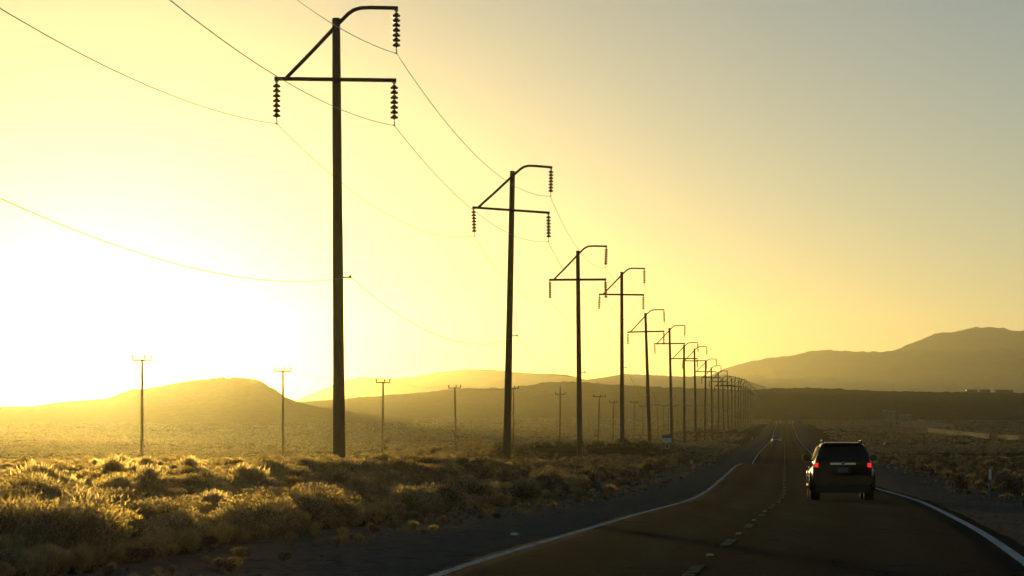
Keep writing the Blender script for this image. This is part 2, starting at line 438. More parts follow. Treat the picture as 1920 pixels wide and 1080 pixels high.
ridge('hill', 'long low brown ridge behind the power poles', [(420, 772), (520, 757), (560, 753), (600, 751), (700, 743), (800, 735), (850, 729), (900, 728), (960, 727), (985, 723), (1020, 717), (1060, 715), (1120, 719), (1200, 724), (1300, 728),
      (1400, 731), (1460, 728), (1530, 727), (1600, 731), (1700, 734), (1800, 735), (1920, 737), (2060, 741), (2300, 752)], 3200, 480, 600, M['hill'], 8.6, .012, nx=420)
ridge('far_ridge', 'pale hazy ridge beyond the low brown hill', [(520, 770), (560, 748), (600, 732), (640, 715), (680, 706), (740, 710), (780, 706), (830, 697), (880, 692), (920, 693), (960, 697), (1000, 700), (1060, 702), (1100, 712), (1140, 706),
      (1170, 701), (1220, 703), (1280, 706), (1330, 704), (1360, 702), (1420, 720), (1500, 745)], 9000, 1300, 1500, M['mount'], 15.2, .03, nx=260)
ridge('mountain', 'broad hazy mountain rising at the end of the valley', [(1290, 745), (1330, 705), (1365, 688), (1400, 679), (1450, 670), (1490, 666), (1520, 658), (1560, 656), (1600, 659), (1650, 660), (1680, 656), (1710, 643), (1740, 632), (1760, 624),
      (1790, 622), (1830, 614), (1870, 614), (1900, 620), (1940, 619), (2000, 600), (2100, 596), (2250, 620), (2500, 700)], 14000, 2600, 1300, M['mount'], 22.4, .06, nx=360)

# ------------------------------------------------------------------ desert scrub
def blades(n, kind, H, W, seed, size):
    """one shrub: many narrow leaf blades through an uneven dome, plus twigs fanning out of the root"""
    r = np.random.default_rng(seed)
    V = []; Fc = []
    lob = [(r.uniform(-.55, .55) * W, r.uniform(-.55, .55) * W, r.uniform(.35, .75) * H, r.uniform(.3, .55)) for _ in range(7)]
    k = 0
    for i in range(n):
        if kind == 'sage':
            cx, cy, cz, cr = lob[r.integers(len(lob))]
            d = r.normal(size=3); d /= np.linalg.norm(d); rad = cr * r.uniform(.45, 1) ** .6
            c = np.array([cx + d[0] * rad * W, cy + d[1] * rad * W, cz + d[2] * rad * .8 * H])
            c[2] = max(.03, min(c[2], H))
            out = c - np.array([0, 0, -.2 * H]); out /= np.linalg.norm(out) + 1e-6
            ax = out + r.normal(size=3) * .55
        else:
            a = r.uniform(0, 2 * np.pi); q = r.uniform(0, 1) ** .7
            lean = q * .75
            h0 = r.uniform(.15, 1.0)
            c = np.array([math.cos(a) * lean * h0 * W, math.sin(a) * lean * h0 * W, h0 * H * (1 - .25 * q)])
            ax = np.array([math.cos(a) * lean, math.sin(a) * lean, 1.2]) + r.normal(size=3) * .34
        ax /= np.linalg.norm(ax) + 1e-9
        s = np.cross(ax, r.normal(size=3)); s /= np.linalg.norm(s) + 1e-9
        L = size * r.uniform(.6, 1.5); w = L * (.13 if kind == 'sage' else .05) * r.uniform(.7, 1.4)
        V += [c - s * w - ax * L * .5, c + s * w - ax * L * .5, c + ax * L * .6]
        Fc.append((k, k + 1, k + 2)); k += 3
    return np.array(V), np.array(Fc)
def twigs(H, W, seed, n=16, r0=.012):
    q = random.Random(seed); mb = MB()
    for i in range(n):
        a = q.uniform(0, 6.283); l = q.uniform(.3, .8)
        e = (math.cos(a) * l * W, math.sin(a) * l * W, H * q.uniform(.6, .95))
        m_ = (e[0] * .4 + q.uniform(-.05, .05), e[1] * .4 + q.uniform(-.05, .05), e[2] * .55)
        mb.tube([(e[0] * .05, e[1] * .05, -.05), m_, e], [r0, r0 * .7, r0 * .25], 3, False)
    return mb
def shrub_mesh(name, seed, n, H=.9, W=.75, size=.11, dry=.18, grass=False, gold=False, twig=14):
    parts = []
    v, f = blades(int(n * (1 - dry)), 'grass' if grass else 'sage', H, W, seed, size)
    v2, f2 = blades(int(n * dry), 'grass' if grass else 'sage', H * 1.06, W * 1.03, seed + 50, size * 1.1)
    tw = twigs(H, W, seed, twig)
    tv = np.array(tw.v); tf = []
    for q in tw.f:
        if len(q) == 4: tf += [(q[0], q[1], q[2]), (q[0], q[2], q[3])]
        elif len(q) == 3: tf.append(q)
    tf = np.array(tf)
    V = np.vstack([v, v2, tv]); Fc = np.vstack([f, f2 + len(v), tf + len(v) + len(v2)])
    me = npmesh(name, V, Fc)
    me.materials.append(M['dry'] if grass else (M['gold'] if gold else M['sage'])); me.materials.append(M['bloom'] if grass else M['dry']); me.materials.append(M['twig'])
    idx = np.concatenate([np.zeros(len(f)), np.ones(len(f2)), np.full(len(tf), 2)]).astype(np.int32)
    me.polygons.foreach_set('material_index', idx); me.update()
    return me
near_meshes = [shrub_mesh('sagebrush', 100 + i, 6500, H=.85 + .12 * (i % 3), W=.80 + .1 * (i % 2), size=.065) for i in range(6)]
gold_meshes = [shrub_mesh('sagebrush', 130 + i, 6500, H=.88 + .12 * (i % 3), W=.80 + .1 * (i % 2), size=.065, dry=.3, gold=True) for i in range(5)]
grass_meshes = [shrub_mesh('bunchgrass', 200 + i, 4200, H=1.0, W=.7, size=.17, dry=.35, grass=True, twig=10) for i in range(3)]
far_meshes = [shrub_mesh('low_scrub', 300 + i, 420, H=.5, W=.95, size=.17, dry=.3, twig=3) for i in range(5)]

def in_view(X, Y, m=.012): return (np.abs(X / Y) < .16 + m) & (Y > 30)
def scatter(n, y0, y1, power=1.0):
    """random ground spots within the valley floor that the lens can see, plus a margin to both sides"""
    Y = y0 * (y1 / y0) ** rng.random(n) if power == 0 else (y0 ** 2 + (y1 ** 2 - y0 ** 2) * rng.random(n)) ** .5
    X = Y * rng.uniform(-.20, .20, n)
    return X, Y
def free(X, Y, l=-7.9, r=8.7):
    u = X - centre_x(Y)
    ok = (u < l) | (u > r)
    bare = ((X - 8.5) / 7.5) ** 2 + ((Y - 290) / 24.) ** 2 < 1
    return ok & ~bare
cand = []
# thick verge of tall brush along both shoulders
for side, lo, hi, dens in ((-1, 8.0, 15.5, .36), (1, 9.0, 16, .20)):
    L = 560
    n = int(L * (hi - lo) * dens)
    Y = 34 + rng.random(n) ** 1.25 * L; u = side * (lo + (hi - lo) * rng.random(n) ** 1.2)
    X = centre_x(Y) + u
    sc = rng.uniform(.38, .86, n) * (1.0 if side < 0 else .78)
    sc = np.where((Y > 60) & (u < -9.5), np.minimum(sc, .56), sc)
    for x, y, s in zip(X, Y, sc): cand.append((x, y, s, 0))
cand_gold = None
# open scrub behind
for n, y0, y1, s0, s1 in ((6800, 45, 260, .2, .48), (17000, 260, 620, .32, .75), (30000, 620, 1500, .5, 1.15), (30000, 1500, 2700, .6, 1.5)):
    X, Y = scatter(n, y0, y1)
    k = free(X, Y, -11, 12)
    patch = np.sin(X * .045 + 2) * np.sin(Y * .021 + X * .011) + .5 * np.sin(X * .13 + Y * .09)
    k &= rng.random(n) < .55 + .4 * patch
    S = rng.uniform(s0, s1, n)
    for x, y, s in zip(X[k], Y[k], S[k]): cand.append((x, y, s, 1))
cand = np.array(cand)
cand = cand[free(cand[:, 0], cand[:, 1])]
Zc = ground_z(cand[:, 0], cand[:, 1])
vis = in_view(cand[:, 0], cand[:, 1], -.004)
dep = (CZ - Zc) / cand[:, 1] * F + HOR
vis &= dep < 1100
size_px = np.where(vis, cand[:, 2] / cand[:, 1], 0)
# nothing right in front of the lens that the photograph does not show
order = np.argsort(-size_px)
single = order[:262]
rest = np.ones(len(cand), bool); rest[single] = False

# labelled single shrubs
def region(x, y, s):
    px = 960 + F * x / y
    u = x - float(centre_x(y))
    size = 'big' if s > .56 else 'middling' if s > .48 else 'small'
    row = 'at the gravel edge' if abs(u) < 10.6 else 'behind the gravel edge' if abs(u) < 13.5 else 'far from the road'
    if u > 0:
        if y < 130: return size + ' dark bush ' + row + ' right of the dark car'
        return size + ' dim bush beyond the right shoulder, ' + row
    for lim, where in ((130, 'in the corner glare'), (270, 'in the glare left of the leftmost small pole'), (400, 'right of the leftmost small pole'), (530, 'left of the second small pole'), (640, 'left of the tallest pole'),
                       (760, 'just right of the tallest pole'), (860, 'below the third small pole'), (980, 'around the second tall pole'), (1124, 'before the slim grey marker post')):
        if px < lim: break
    else: where = 'where the left shoulder narrows'
    tone = 'golden' if px < 400 else 'amber' if px < 640 else 'olive' if px < 980 else 'dark'
    return size + ' ' + tone + ' bush ' + row + ' ' + where
for i in single:
    x, y, s, _ = cand[i]
    pxc = 960 + F * x / y
    ms = gold_meshes if (x < centre_x(y) and pxc < rnd.uniform(700, 1250)) else near_meshes  # bushes towards the glare get the leaf colour that stands in for it
    o = obj('sagebrush', ms[rnd.randrange(len(ms))], None, (x, y, Zc[i] - .03), (rnd.uniform(-.08, .08), rnd.uniform(-.08, .08), rnd.uniform(0, 6.28)))
    o.scale = (s * rnd.uniform(.9, 1.25), s * rnd.uniform(.9, 1.25), s * rnd.uniform(.8, 1.1))
    lb = region(x, y, s)
    tag(o, lb, 'bush', lb)
# feature plants
def feature(px, y, s, lb, mi=0, kind='sage', sz=None, cat='bush', name='sagebrush', dz=0.0):
    x = world_at(px, y)
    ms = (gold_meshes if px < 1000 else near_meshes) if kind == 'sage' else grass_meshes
    o = obj(name, ms[mi % len(ms)], None, (x, y, gz(x, y) - .04 + dz), (0, 0, rnd.uniform(0, 6)))
    o.scale = (s, s, sz or s)
    return tag(o, lb, cat)
feature(625, 98, 1.25, 'big domed bush with sunlit sparkling tips hiding the foot of the tallest pole', 0, sz=.68)
feature(560, 96, .9, 'rounded bush just left of the big domed bush by the tallest pole', 1, sz=.52)
feature(700, 100, .95, 'rounded bush just right of the big domed bush by the tallest pole', 2, sz=.58)
feature(870, 108, .8, 'dark rounded bush halfway between the two tallest poles', 3, sz=.6)
feature(1035, 131, .85, 'tallest dark bush of the left verge, before the third pole', 4)
feature(1800, 118, .8, 'low dark bush just left of the white topped marker post', 5)
feature(1905, 112, .9, 'low dark bush right of the white topped marker post', 1)
G1 = 'tall bunchgrass with glinting seed heads in the bottom left glare'
for k in range(22):
    px, y = rnd.uniform(-30, 260), rnd.uniform(44, 66)
    o = feature(px, y, rnd.uniform(.7, 1.1), ('tall bunchgrass with glinting tips at the very left edge in the glare', 'tall bunchgrass with glinting tips in the middle of the corner glare', 'lower bunchgrass with glinting tips just left of the leftmost small pole')[0 if px < 60 else 1 if px < 160 else 2], k, 'grass', rnd.uniform(.4, .9) * (1 if px < 150 else .6), 'grass clump', 'bunchgrass'); o['group'] = o['label']
for k in range(16):
    px, y = rnd.uniform(200, 560), rnd.uniform(58, 95)
    o = feature(px, y, rnd.uniform(.55, .8), 'short bunchgrass tuft with bright tips left of the tallest pole', k, 'grass', None, 'grass clump', 'bunchgrass'); o['group'] = 'short bunchgrass left of the tallest pole'
for k in range(10):
    px, y = rnd.uniform(800, 1150), rnd.uniform(105, 160)
    o = feature(px, y, rnd.uniform(.4, .6), 'short dull bunchgrass tuft among the brush right of the tallest pole', k, 'grass', None, 'grass clump', 'bunchgrass'); o['group'] = 'short bunchgrass right of the tallest pole'

# the rest of the scrub: one mass, instances on points
def scrub_mass(name, pts, sc, meshes, label):
    me = bpy.data.meshes.new(name)
    me.vertices.add(len(pts)); me.vertices.foreach_set('co', pts.astype(np.float32).ravel())
    a = me.attributes.new('sc', 'FLOAT', 'POINT'); a.data.foreach_set('value', sc.astype(np.float32))
    a = me.attributes.new('rz', 'FLOAT', 'POINT'); a.data.foreach_set('value', rng.uniform(0, 6.28, len(pts)).astype(np.float32))
    a = me.attributes.new('pk', 'INT', 'POINT'); a.data.foreach_set('value', rng.integers(0, len(meshes), len(pts)).astype(np.int32))
    o = obj(name, me)
    ng = bpy.data.node_groups.new(name + '_nodes', 'GeometryNodeTree')
    ng.interface.new_socket('Geometry', in_out='INPUT', socket_type='NodeSocketGeometry')
    ng.interface.new_socket('Geometry', in_out='OUTPUT', socket_type='NodeSocketGeometry')
    gi = ng.nodes.new('NodeGroupInput'); go = ng.nodes.new('NodeGroupOutput')
    iop = ng.nodes.new('GeometryNodeInstanceOnPoints'); ci = ng.nodes.new('GeometryNodeCollectionInfo')
    c = bpy.data.collections.new(name + '_kinds')
    for q in meshes: c.objects.link(bpy.data.objects.new(name + '_kind', q))
    ci.inputs['Collection'].default_value = c
    ci.inputs['Separate Children'].default_value = True; ci.inputs['Reset Children'].default_value = True
    def at(nm, t):
        n = ng.nodes.new('GeometryNodeInputNamedAttribute'); n.data_type = t; n.inputs[0].default_value = nm; return n.outputs[0]
    cx = ng.nodes.new('ShaderNodeCombineXYZ')
    L = ng.links.new
    L(gi.outputs[0], iop.inputs['Points']); L(ci.outputs[0], iop.inputs['Instance'])
    iop.inputs['Pick Instance'].default_value = True
    L(at('pk', 'INT'), iop.inputs['Instance Index']); L(at('rz', 'FLOAT'), cx.inputs[2]); L(cx.outputs[0], iop.inputs['Rotation'])
    L(at('sc', 'FLOAT'), iop.inputs['Scale']); L(iop.outputs[0], go.inputs[0])
    md = o.modifiers.new('scatter', 'NODES'); md.node_group = ng
    return tag(o, label, kind='stuff')
rk = rest
P = np.stack([cand[:, 0], cand[:, 1], Zc - .03], -1)
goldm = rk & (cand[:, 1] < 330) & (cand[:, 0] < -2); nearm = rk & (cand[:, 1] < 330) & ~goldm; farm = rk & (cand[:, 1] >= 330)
scrub_mass('glare_tinted_scrub', P[goldm], cand[goldm, 2], gold_meshes, 'dry sagebrush scrub on the near plain, tinted gold for the sun glare')
scrub_mass('desert_scrub', P[nearm], cand[nearm, 2], near_meshes, 'low sagebrush scrub covering the near plain')
scrub_mass('distant_scrub', P[farm], cand[farm, 2], far_meshes, 'mass of low scrub covering the far plain')
# dry annual grass between the bushes
gx, gy = scatter(9000, 36, 330, 0); k = free(gx, gy, -7.6, 8.6)
gx, gy = gx[k], gy[k]
scrub_mass('dry_grass', np.stack([gx, gy, ground_z(gx, gy) - .03], -1), rng.uniform(.18, .42, len(gx)), grass_meshes, 'short dry grass growing between the bushes')
wy = 34 + rng.random(520) ** 1.3 * 200; wsd = np.where(rng.random(520) < .6, -1, 1)
wu = np.where(wsd < 0, rng.uniform(-8.4, -5.2, 520), rng.uniform(6.4, 9.0, 520)); wx = centre_x(wy) + wu
scrub_mass('shoulder_weeds', np.stack([wx, wy, road_h(wy) - .04], -1), rng.uniform(.07, .22, 520), grass_meshes + near_meshes[:2], 'small weeds creeping over the gravel shoulders')
# stones loose on the shoulders
sx = []
for s_ in (-1, 1):
    y = 34 + rng.random(900) ** 1.5 * 130; u = s_ * rng.uniform(4.6, 8.6, 900)
    sx.append(np.stack([centre_x(y) + u, y, road_h(y) - .02], -1))
sx = np.vstack(sx)
def pebble(seed):
    bm = bmesh.new(); bmesh.ops.create_icosphere(bm, subdivisions=1, radius=.5)
    q = random.Random(seed)
    for v in bm.verts: v.co *= q.uniform(.7, 1.2); v.co.z *= .6
    me = bpy.data.meshes.new('pebble'); bm.to_mesh(me); bm.free(); me.materials.append(M['gravel']); return me
scrub_mass('loose_gravel', sx, rng.uniform(.03, .12, len(sx)), [pebble(i) for i in range(4)], 'loose stones lying on the shoulders')

# ------------------------------------------------------------------ transmission line
def mesh_pole(h, r0, r1, seed):
    q = random.Random(seed); mb = MB()
    prof = [(r0 * 1.0, -1.2)]
    for i in range(15):
        t = i / 14; prof.append(((r0 + (r1 - r0) * t) * (1 + q.uniform(-.02, .02)), h * t))
    prof.append((r1 * .8, h + .03))
    mb.lathe(prof, 14)
    return mb.mesh('pole', M['wood'], True)
lower_arm = MB().box((0, 0, 0), (4.6, .13, .14)).mesh('crossarm', M['arm'], bevel=.012)
bend = [(-1.88, 0, -2.22), (-.9, 0, -1.25), (0, 0, -.32), (.28, 0, -.05), (.50, 0, .16), (.70, 0, .29), (.95, 0, .36), (1.3, 0, .37), (2.36, 0, .33)]
upper_arm = MB().tube(bend, .075, 8).mesh('upper_arm', M['arm'], True)
bracket = MB().add([(-.09, -.02, 0), (.09, -.02, 0), (0, -.02, -.13), (-.09, .02, 0), (.09, .02, 0), (0, .02, -.13)], [(0, 1, 2), (5, 4, 3), (0, 3, 4, 1), (1, 4, 5, 2), (2, 5, 3, 0)]).mesh('bracket', M['steel'])
disc = MB().lathe([(.035, .10), (.07, .09), (.08, .05), (.10, .04), (.142, .032), (.145, -.03), (.12, -.045), (.08, -.03), (.045, -.04), (.03, -.085)], 14).mesh('disc', M['porcelain'], True)
rod = MB().lathe([(.014, 0), (.014, -1.38)], 6).tube([(0, 0, -1.38), (.02, 0, -1.47), (-.01, 0, -1.52)], .022, 5).box((0, 0, -1.54), (.05, .22, .05)).mesh('link_rod', M['steel'])
smb = MB()
for k in range(7): smb.lathe([(.06, -.06 - k * .185), (.075, -.10 - k * .185), (.155, -.13 - k * .185), (.155, -.165 - k * .185), (.05, -.2 - k * .185)], 8)
string_mesh = smb.mesh('discs', M['porcelain'], True)
pinbr = MB().box((.16, -.02, 0), (.34, .06, .06)).lathe([(.045, -.07), (.055, -.02), (.035, .0), (.055, .03), (.03, .07)], 10, c=(.36, -.02, .02)).mesh('neutral_bracket', M['steel'])
names = ['first', 'second', 'third', 'fourth', 'fifth', 'sixth', 'seventh', 'eighth', 'ninth', 'tenth', 'eleventh', 'twelfth']
clamps = []
for n, (y, hb, H, lean) in enumerate(POLES):
    x = SL * y - 16.7 + {2: .27, 3: .32, 4: .2}.get(n, 0)
    zb = CZ - hb; 
    root = empty('utility_pole', (x, y, zb), (0, math.atan2(lean, H), -math.atan(SL) + rnd.uniform(-.03, .03)))
    if n == 0: lb = 'power pole standing beside the viewer, just outside the left edge'
    elif n == 1: lb = 'tallest wooden power pole with three insulator strings, nearest the viewer'
    elif n <= 11: lb = 'wooden power pole with a bent upper arm, ' + names[n - 1] + ' from the tallest one'
    else: lb = 'tiny far power pole in the crowded end of the big pole row'
    tag(root, lb, 'utility pole', 'row of tall power poles beside the road')
    obj('pole', mesh_pole(H, .235, .15, n), root)
    tilt = {1: R(1.7), 2: R(3.2)}.get(n, R(rnd.uniform(.2, 1.0)))
    a = obj('crossarm', lower_arm, root, (-.02, -.2, H - 2.3), (0, tilt, 0))
    u = obj('upper_arm', upper_arm, root, (0, -.2, H), (0, {1: 0, 2: R(2)}.get(n, 0), 0))
    if n >= 3: a.scale = (1, 1, 1.3); u.scale = (1, 1.2, 1.0)
    cl = []
    att = [Vector((-2.24, -.2, H - 2.3 - .07 + 2.22 * math.sin(tilt))), Vector((2.2, -.2, H - 2.3 - .07 - 2.22 * math.sin(tilt))), Vector((2.3, -.2, H + .26 - (.08 if n == 2 else 0)))]
    for j, p in enumerate(att):
        s = obj('bracket', bracket, root, p)
        sw = rnd.uniform(-.05, .05) if n > 1 else 0
        ins = obj('insulator_string', rod, root, p + Vector((0, 0, -.08)), (0, sw - math.atan2(lean, H), 0))
        if n <= 3:
            for k in range(7): obj('disc', disc, ins, (0, 0, -.13 - k * .185))
        else: obj('discs', string_mesh, ins)
        cl.append(p + Vector((math.sin(-sw) * 1.5, 0, -1.63)))
    obj('neutral_bracket', pinbr, root, (.12, -.05, H - 9.7))
    cl.append(Vector((.48, -.07, H - 9.68)))
    bpy.context.view_layer.update()
    clamps.append([root.matrix_world @ c for c in cl])
def cat(a, b, sag, k=18, skip=True):
    return [a.lerp(b, i / k) + Vector((0, 0, -4 * sag * (i / k) * (1 - i / k))) for i in range(0 if not skip else 1, k + 1)]
wl = ['lowest left conductor', 'right hand conductor on the lower arms', 'topmost conductor on the bent upper arms', 'low neutral wire halfway up the poles']
for j in range(4):
    pts = [clamps[0][j]]
    for n in range(len(clamps) - 1):
        L = (clamps[n + 1][j] - clamps[n][j]).length
        pts += cat(clamps[n][j], clamps[n + 1][j], 1.28 * (L / 69) ** 2 * rnd.uniform(.92, 1.08) , 20 if n < 6 else 12)
    mb = MB().tube(pts, .013 if j < 3 else .013, 5, False)
    tag(mb.obj('power_line', M['wire'], None, True), 'thin sagging wire of the tall poles, ' + wl[j], 'wire')

# ------------------------------------------------------------------ smaller line across the plain
DP = [(266, 382, 870), (531, 464, 855), (717, 546, 850), (855, 628, 842), (963, 710, 833), (1050, 795, 829), (1122, 885, 828), (1150, 970, 828), (1189, 1065, 825), (1206, 1150, 824), (1218, 1230, 821), (1233, 1320, 816),
      (1244, 1400, 813), (1254, 1480, 811), (1263, 1560, 808), (1271, 1640, 806), (1281, 1720, 804), (1291, 1800, 802), (1302, 1880, 801), (1314, 1960, 800), (1326, 2040, 799), (1338, 2120, 798)]
dpole = MB().lathe([(.17, -2), (.165, 0), (.15, 4), (.13, 8), (.11, 12.3), (.08, 12.34)], 10).mesh('pole', M['wood'], True)
darm = MB().box((0, 0, 0), (2.5, .10, .12)).mesh('crossarm', M['arm'])
dbrace = MB().tube([(-.62, 0, -.02), (0, 0, -.62)], .022, 4).tube([(.62, 0, -.02), (0, 0, -.62)], .022, 4).mesh('brace', M['steel'])
dpin = MB().lathe([(.03, -.05), (.03, .16), (.075, .18), (.085, .28), (.05, .36), (.065, .42), (.02, .48)], 8).mesh('pin_insulator', M['porcelain'], True)
dcl = []
dl = ['glare washed small power pole standing left of the flat topped hill peak', 'small power pole just right of the flat topped hill, between it and the tallest pole', 'small power pole between the tallest pole and the second tall pole, nearer the tallest',
      'small power pole between the tallest pole and the second tall pole, nearer the second', 'small power pole half hidden just right of the second tall pole', 'small power pole whose top spikes above its crossarm, left of the third tall pole',
      'small power pole with the widest crossarm, just right of the third tall pole', 'small power pole just left of the fourth tall pole']
for n, (px, y, by) in enumerate(DP):
    x = world_at(px, y); z = gz(x, y)
    Hs = {5: 1.0}.get(n, rnd.uniform(.97, 1.02))
    root = empty('distribution_pole', (x, y, CZ - (by - HOR) / F * y), (0, R({3: -1.2, 6: 1.4, 2: .6}.get(n, rnd.uniform(-.5, .5))), -.12 + rnd.uniform(-.06, .06)))
    tag(root, dl[n] if n < len(dl) else 'small distant power pole seen between the tall poles', 'utility pole', 'small power poles crossing the plain')
    if n == 5: Hs = 1.13
    p = obj('pole', dpole, root); p.scale = (1.3, 1.3, Hs)
    top = 12.2 * Hs - (1.9 if n == 5 else 0)
    w = {6: 1.45, 5: 1.0}.get(n, 1.0)
    a = obj('crossarm', darm, root, (0, -.16, top)); a.scale = (w, 1.4, 1.6)
    b = obj('brace', dbrace, root, (0, -.17, top)); 
    cc = []
    for k in ((-1.17 * w, .0), (0.32, 0), (1.17 * w, 0)):
        if n == 5 and k[0] == .32: cc.append(Vector((0, -.1, 12.2 * Hs))); continue
        i_ = obj('pin_insulator', dpin, root, (k[0], -.16, top + .05)); i_.scale = (1.6, 1.6, 1.25)
        cc.append(Vector((k[0], -.16, top + .5)))
    bpy.context.view_layer.update()
    dcl.append([root.matrix_world @ c for c in cc])
first = [c + Vector((-11, -82, .1)) for c in dcl[0]]
for j in range(3):
    pts = [first[j]] + cat(first[j], dcl[0][j], .9, 10)
    for n in range(len(dcl) - 1): pts += cat(dcl[n][j], dcl[n + 1][j], .9, 10)
    tag(MB().tube(pts, .011, 4, False).obj('distribution_wire', M['wire'], None, True), 'faint thin wire strung along the small power poles, ' + ['left', 'middle', 'right'][j] + ' one of three', 'wire')

# ------------------------------------------------------------------ vehicles
M['carpaint'] = None
def paint(name, col, rough=.22):
    m, nt, out = nmat(name)
    p = N(nt, 'ShaderNodeBsdfPrincipled')
    c, _ = noise_col(nt, 1.2, [col, tuple(x * .85 for x in col)])
    nt.links.new(c, p.inputs['Base Color'])
    p.inputs['Roughness'].default_value = rough; p.inputs['Coat Weight'].default_value = .3; p.inputs['Coat Roughness'].default_value = .05
    p.inputs['Metallic'].default_value = .0; p.inputs['Specular IOR Level'].default_value = .25
    nt.links.new(p.outputs[0], out.inputs[0]); return m
M['carpaint'] = paint('dark_car_paint', (.012, .012, .014))
M['silver'] = paint('silver_car_paint', (.30, .30, .31))
M['glass'] = std('dark_glass', [(.006, .007, .008), (.009, .01, .011)], .06, 2)
M['plastic'] = std('black_plastic', [(.012, .012, .012), (.02, .02, .02)], .6, 6)
M['rubber'] = std('tyre_rubber', [(.012, .012, .012), (.022, .021, .02)], .85, 9)
M['chrome'] = std('chrome', [(.75, .78, .82), (.82, .85, .88)], .30, 4, metal=1.0)
M['plate'] = std('plate_face', [(.08, .085, .10), (.12, .12, .14)], .5, 5)
M['tail'] = emis('lit_tail_light', (1.0, .015, .008), 3.2)
M['lens'] = std('dark_red_lens', [(.12, .006, .005), (.16, .01, .01)], .15, 3)
M['amber'] = std('amber_reflector', [(.75, .45, .10), (.85, .55, .15)], .12, 3, metal=.5)
M['refl'] = std('white_reflector', [(.75, .75, .72), (.85, .85, .82)], .3, 6)

def loft(stations, ring, m, name, parent, smooth=True, cap=True, sub=0):
    """stations: list of dicts/tuples; ring(station) -> closed list of points (same count)"""
    mb = MB(); rings = [ring(s) for s in stations]; k = len(rings[0])
    V = [p for r_ in rings for p in r_]; Fq = []
    for i in range(len(rings) - 1):
        for j in range(k):
            a, b = i * k + j, i * k + (j + 1) % k
            Fq.append((a, b, b + k, a + k))
    if cap: Fq.append(tuple(range(k))[::-1]); Fq.append(tuple((len(rings) - 1) * k + j for j in range(k)))
    mb.add(V, Fq)
    o = mb.obj(name, m, parent, smooth)
    if smooth:
        try:
            o.data.set_sharp_from_angle(angle=R(38))
        except Exception: pass
    return o

def sup(w, zb, zt, y, n=20, e=3.2, tum=0.0, crown=0.0):
    """rounded box section at y, half width w, from zb to zt; tum narrows the top"""
    P = []
    for i in range(n):
        a = 2 * math.pi * (i + .5) / n
        c, s = math.cos(a), math.sin(a)
        x = math.copysign(abs(c) ** (2 / e), c); z = math.copysign(abs(s) ** (2 / e), s)
        zz = (z + 1) / 2
        P.append((x * w * (1 - tum * zz), y, zb + (zt - zb) * zz + crown * (1 - x * x) * max(0, z)))
    return P

def wheel(root, x, y, r=.37, w=.25):
    t = MB().lathe([(r * .62, -w / 2), (r * .92, -w / 2), (r, -w * .36), (r, w * .36), (r * .92, w / 2), (r * .62, w / 2)], 26, axis='X').mesh('tyre', M['rubber'], True)
    h = empty('wheel', (x, y, r)); h.parent = root
    obj('tyre', t, h)
    rm = MB().lathe([(r * .62, -w * .40), (r * .60, -w * .30), (r * .2, -w * .36), (r * .2, w * .36), (r * .60, w * .30), (r * .62, w * .40)], 20, axis='X')
    obj('rim', rm.mesh('rim', M['steel'], True), h)

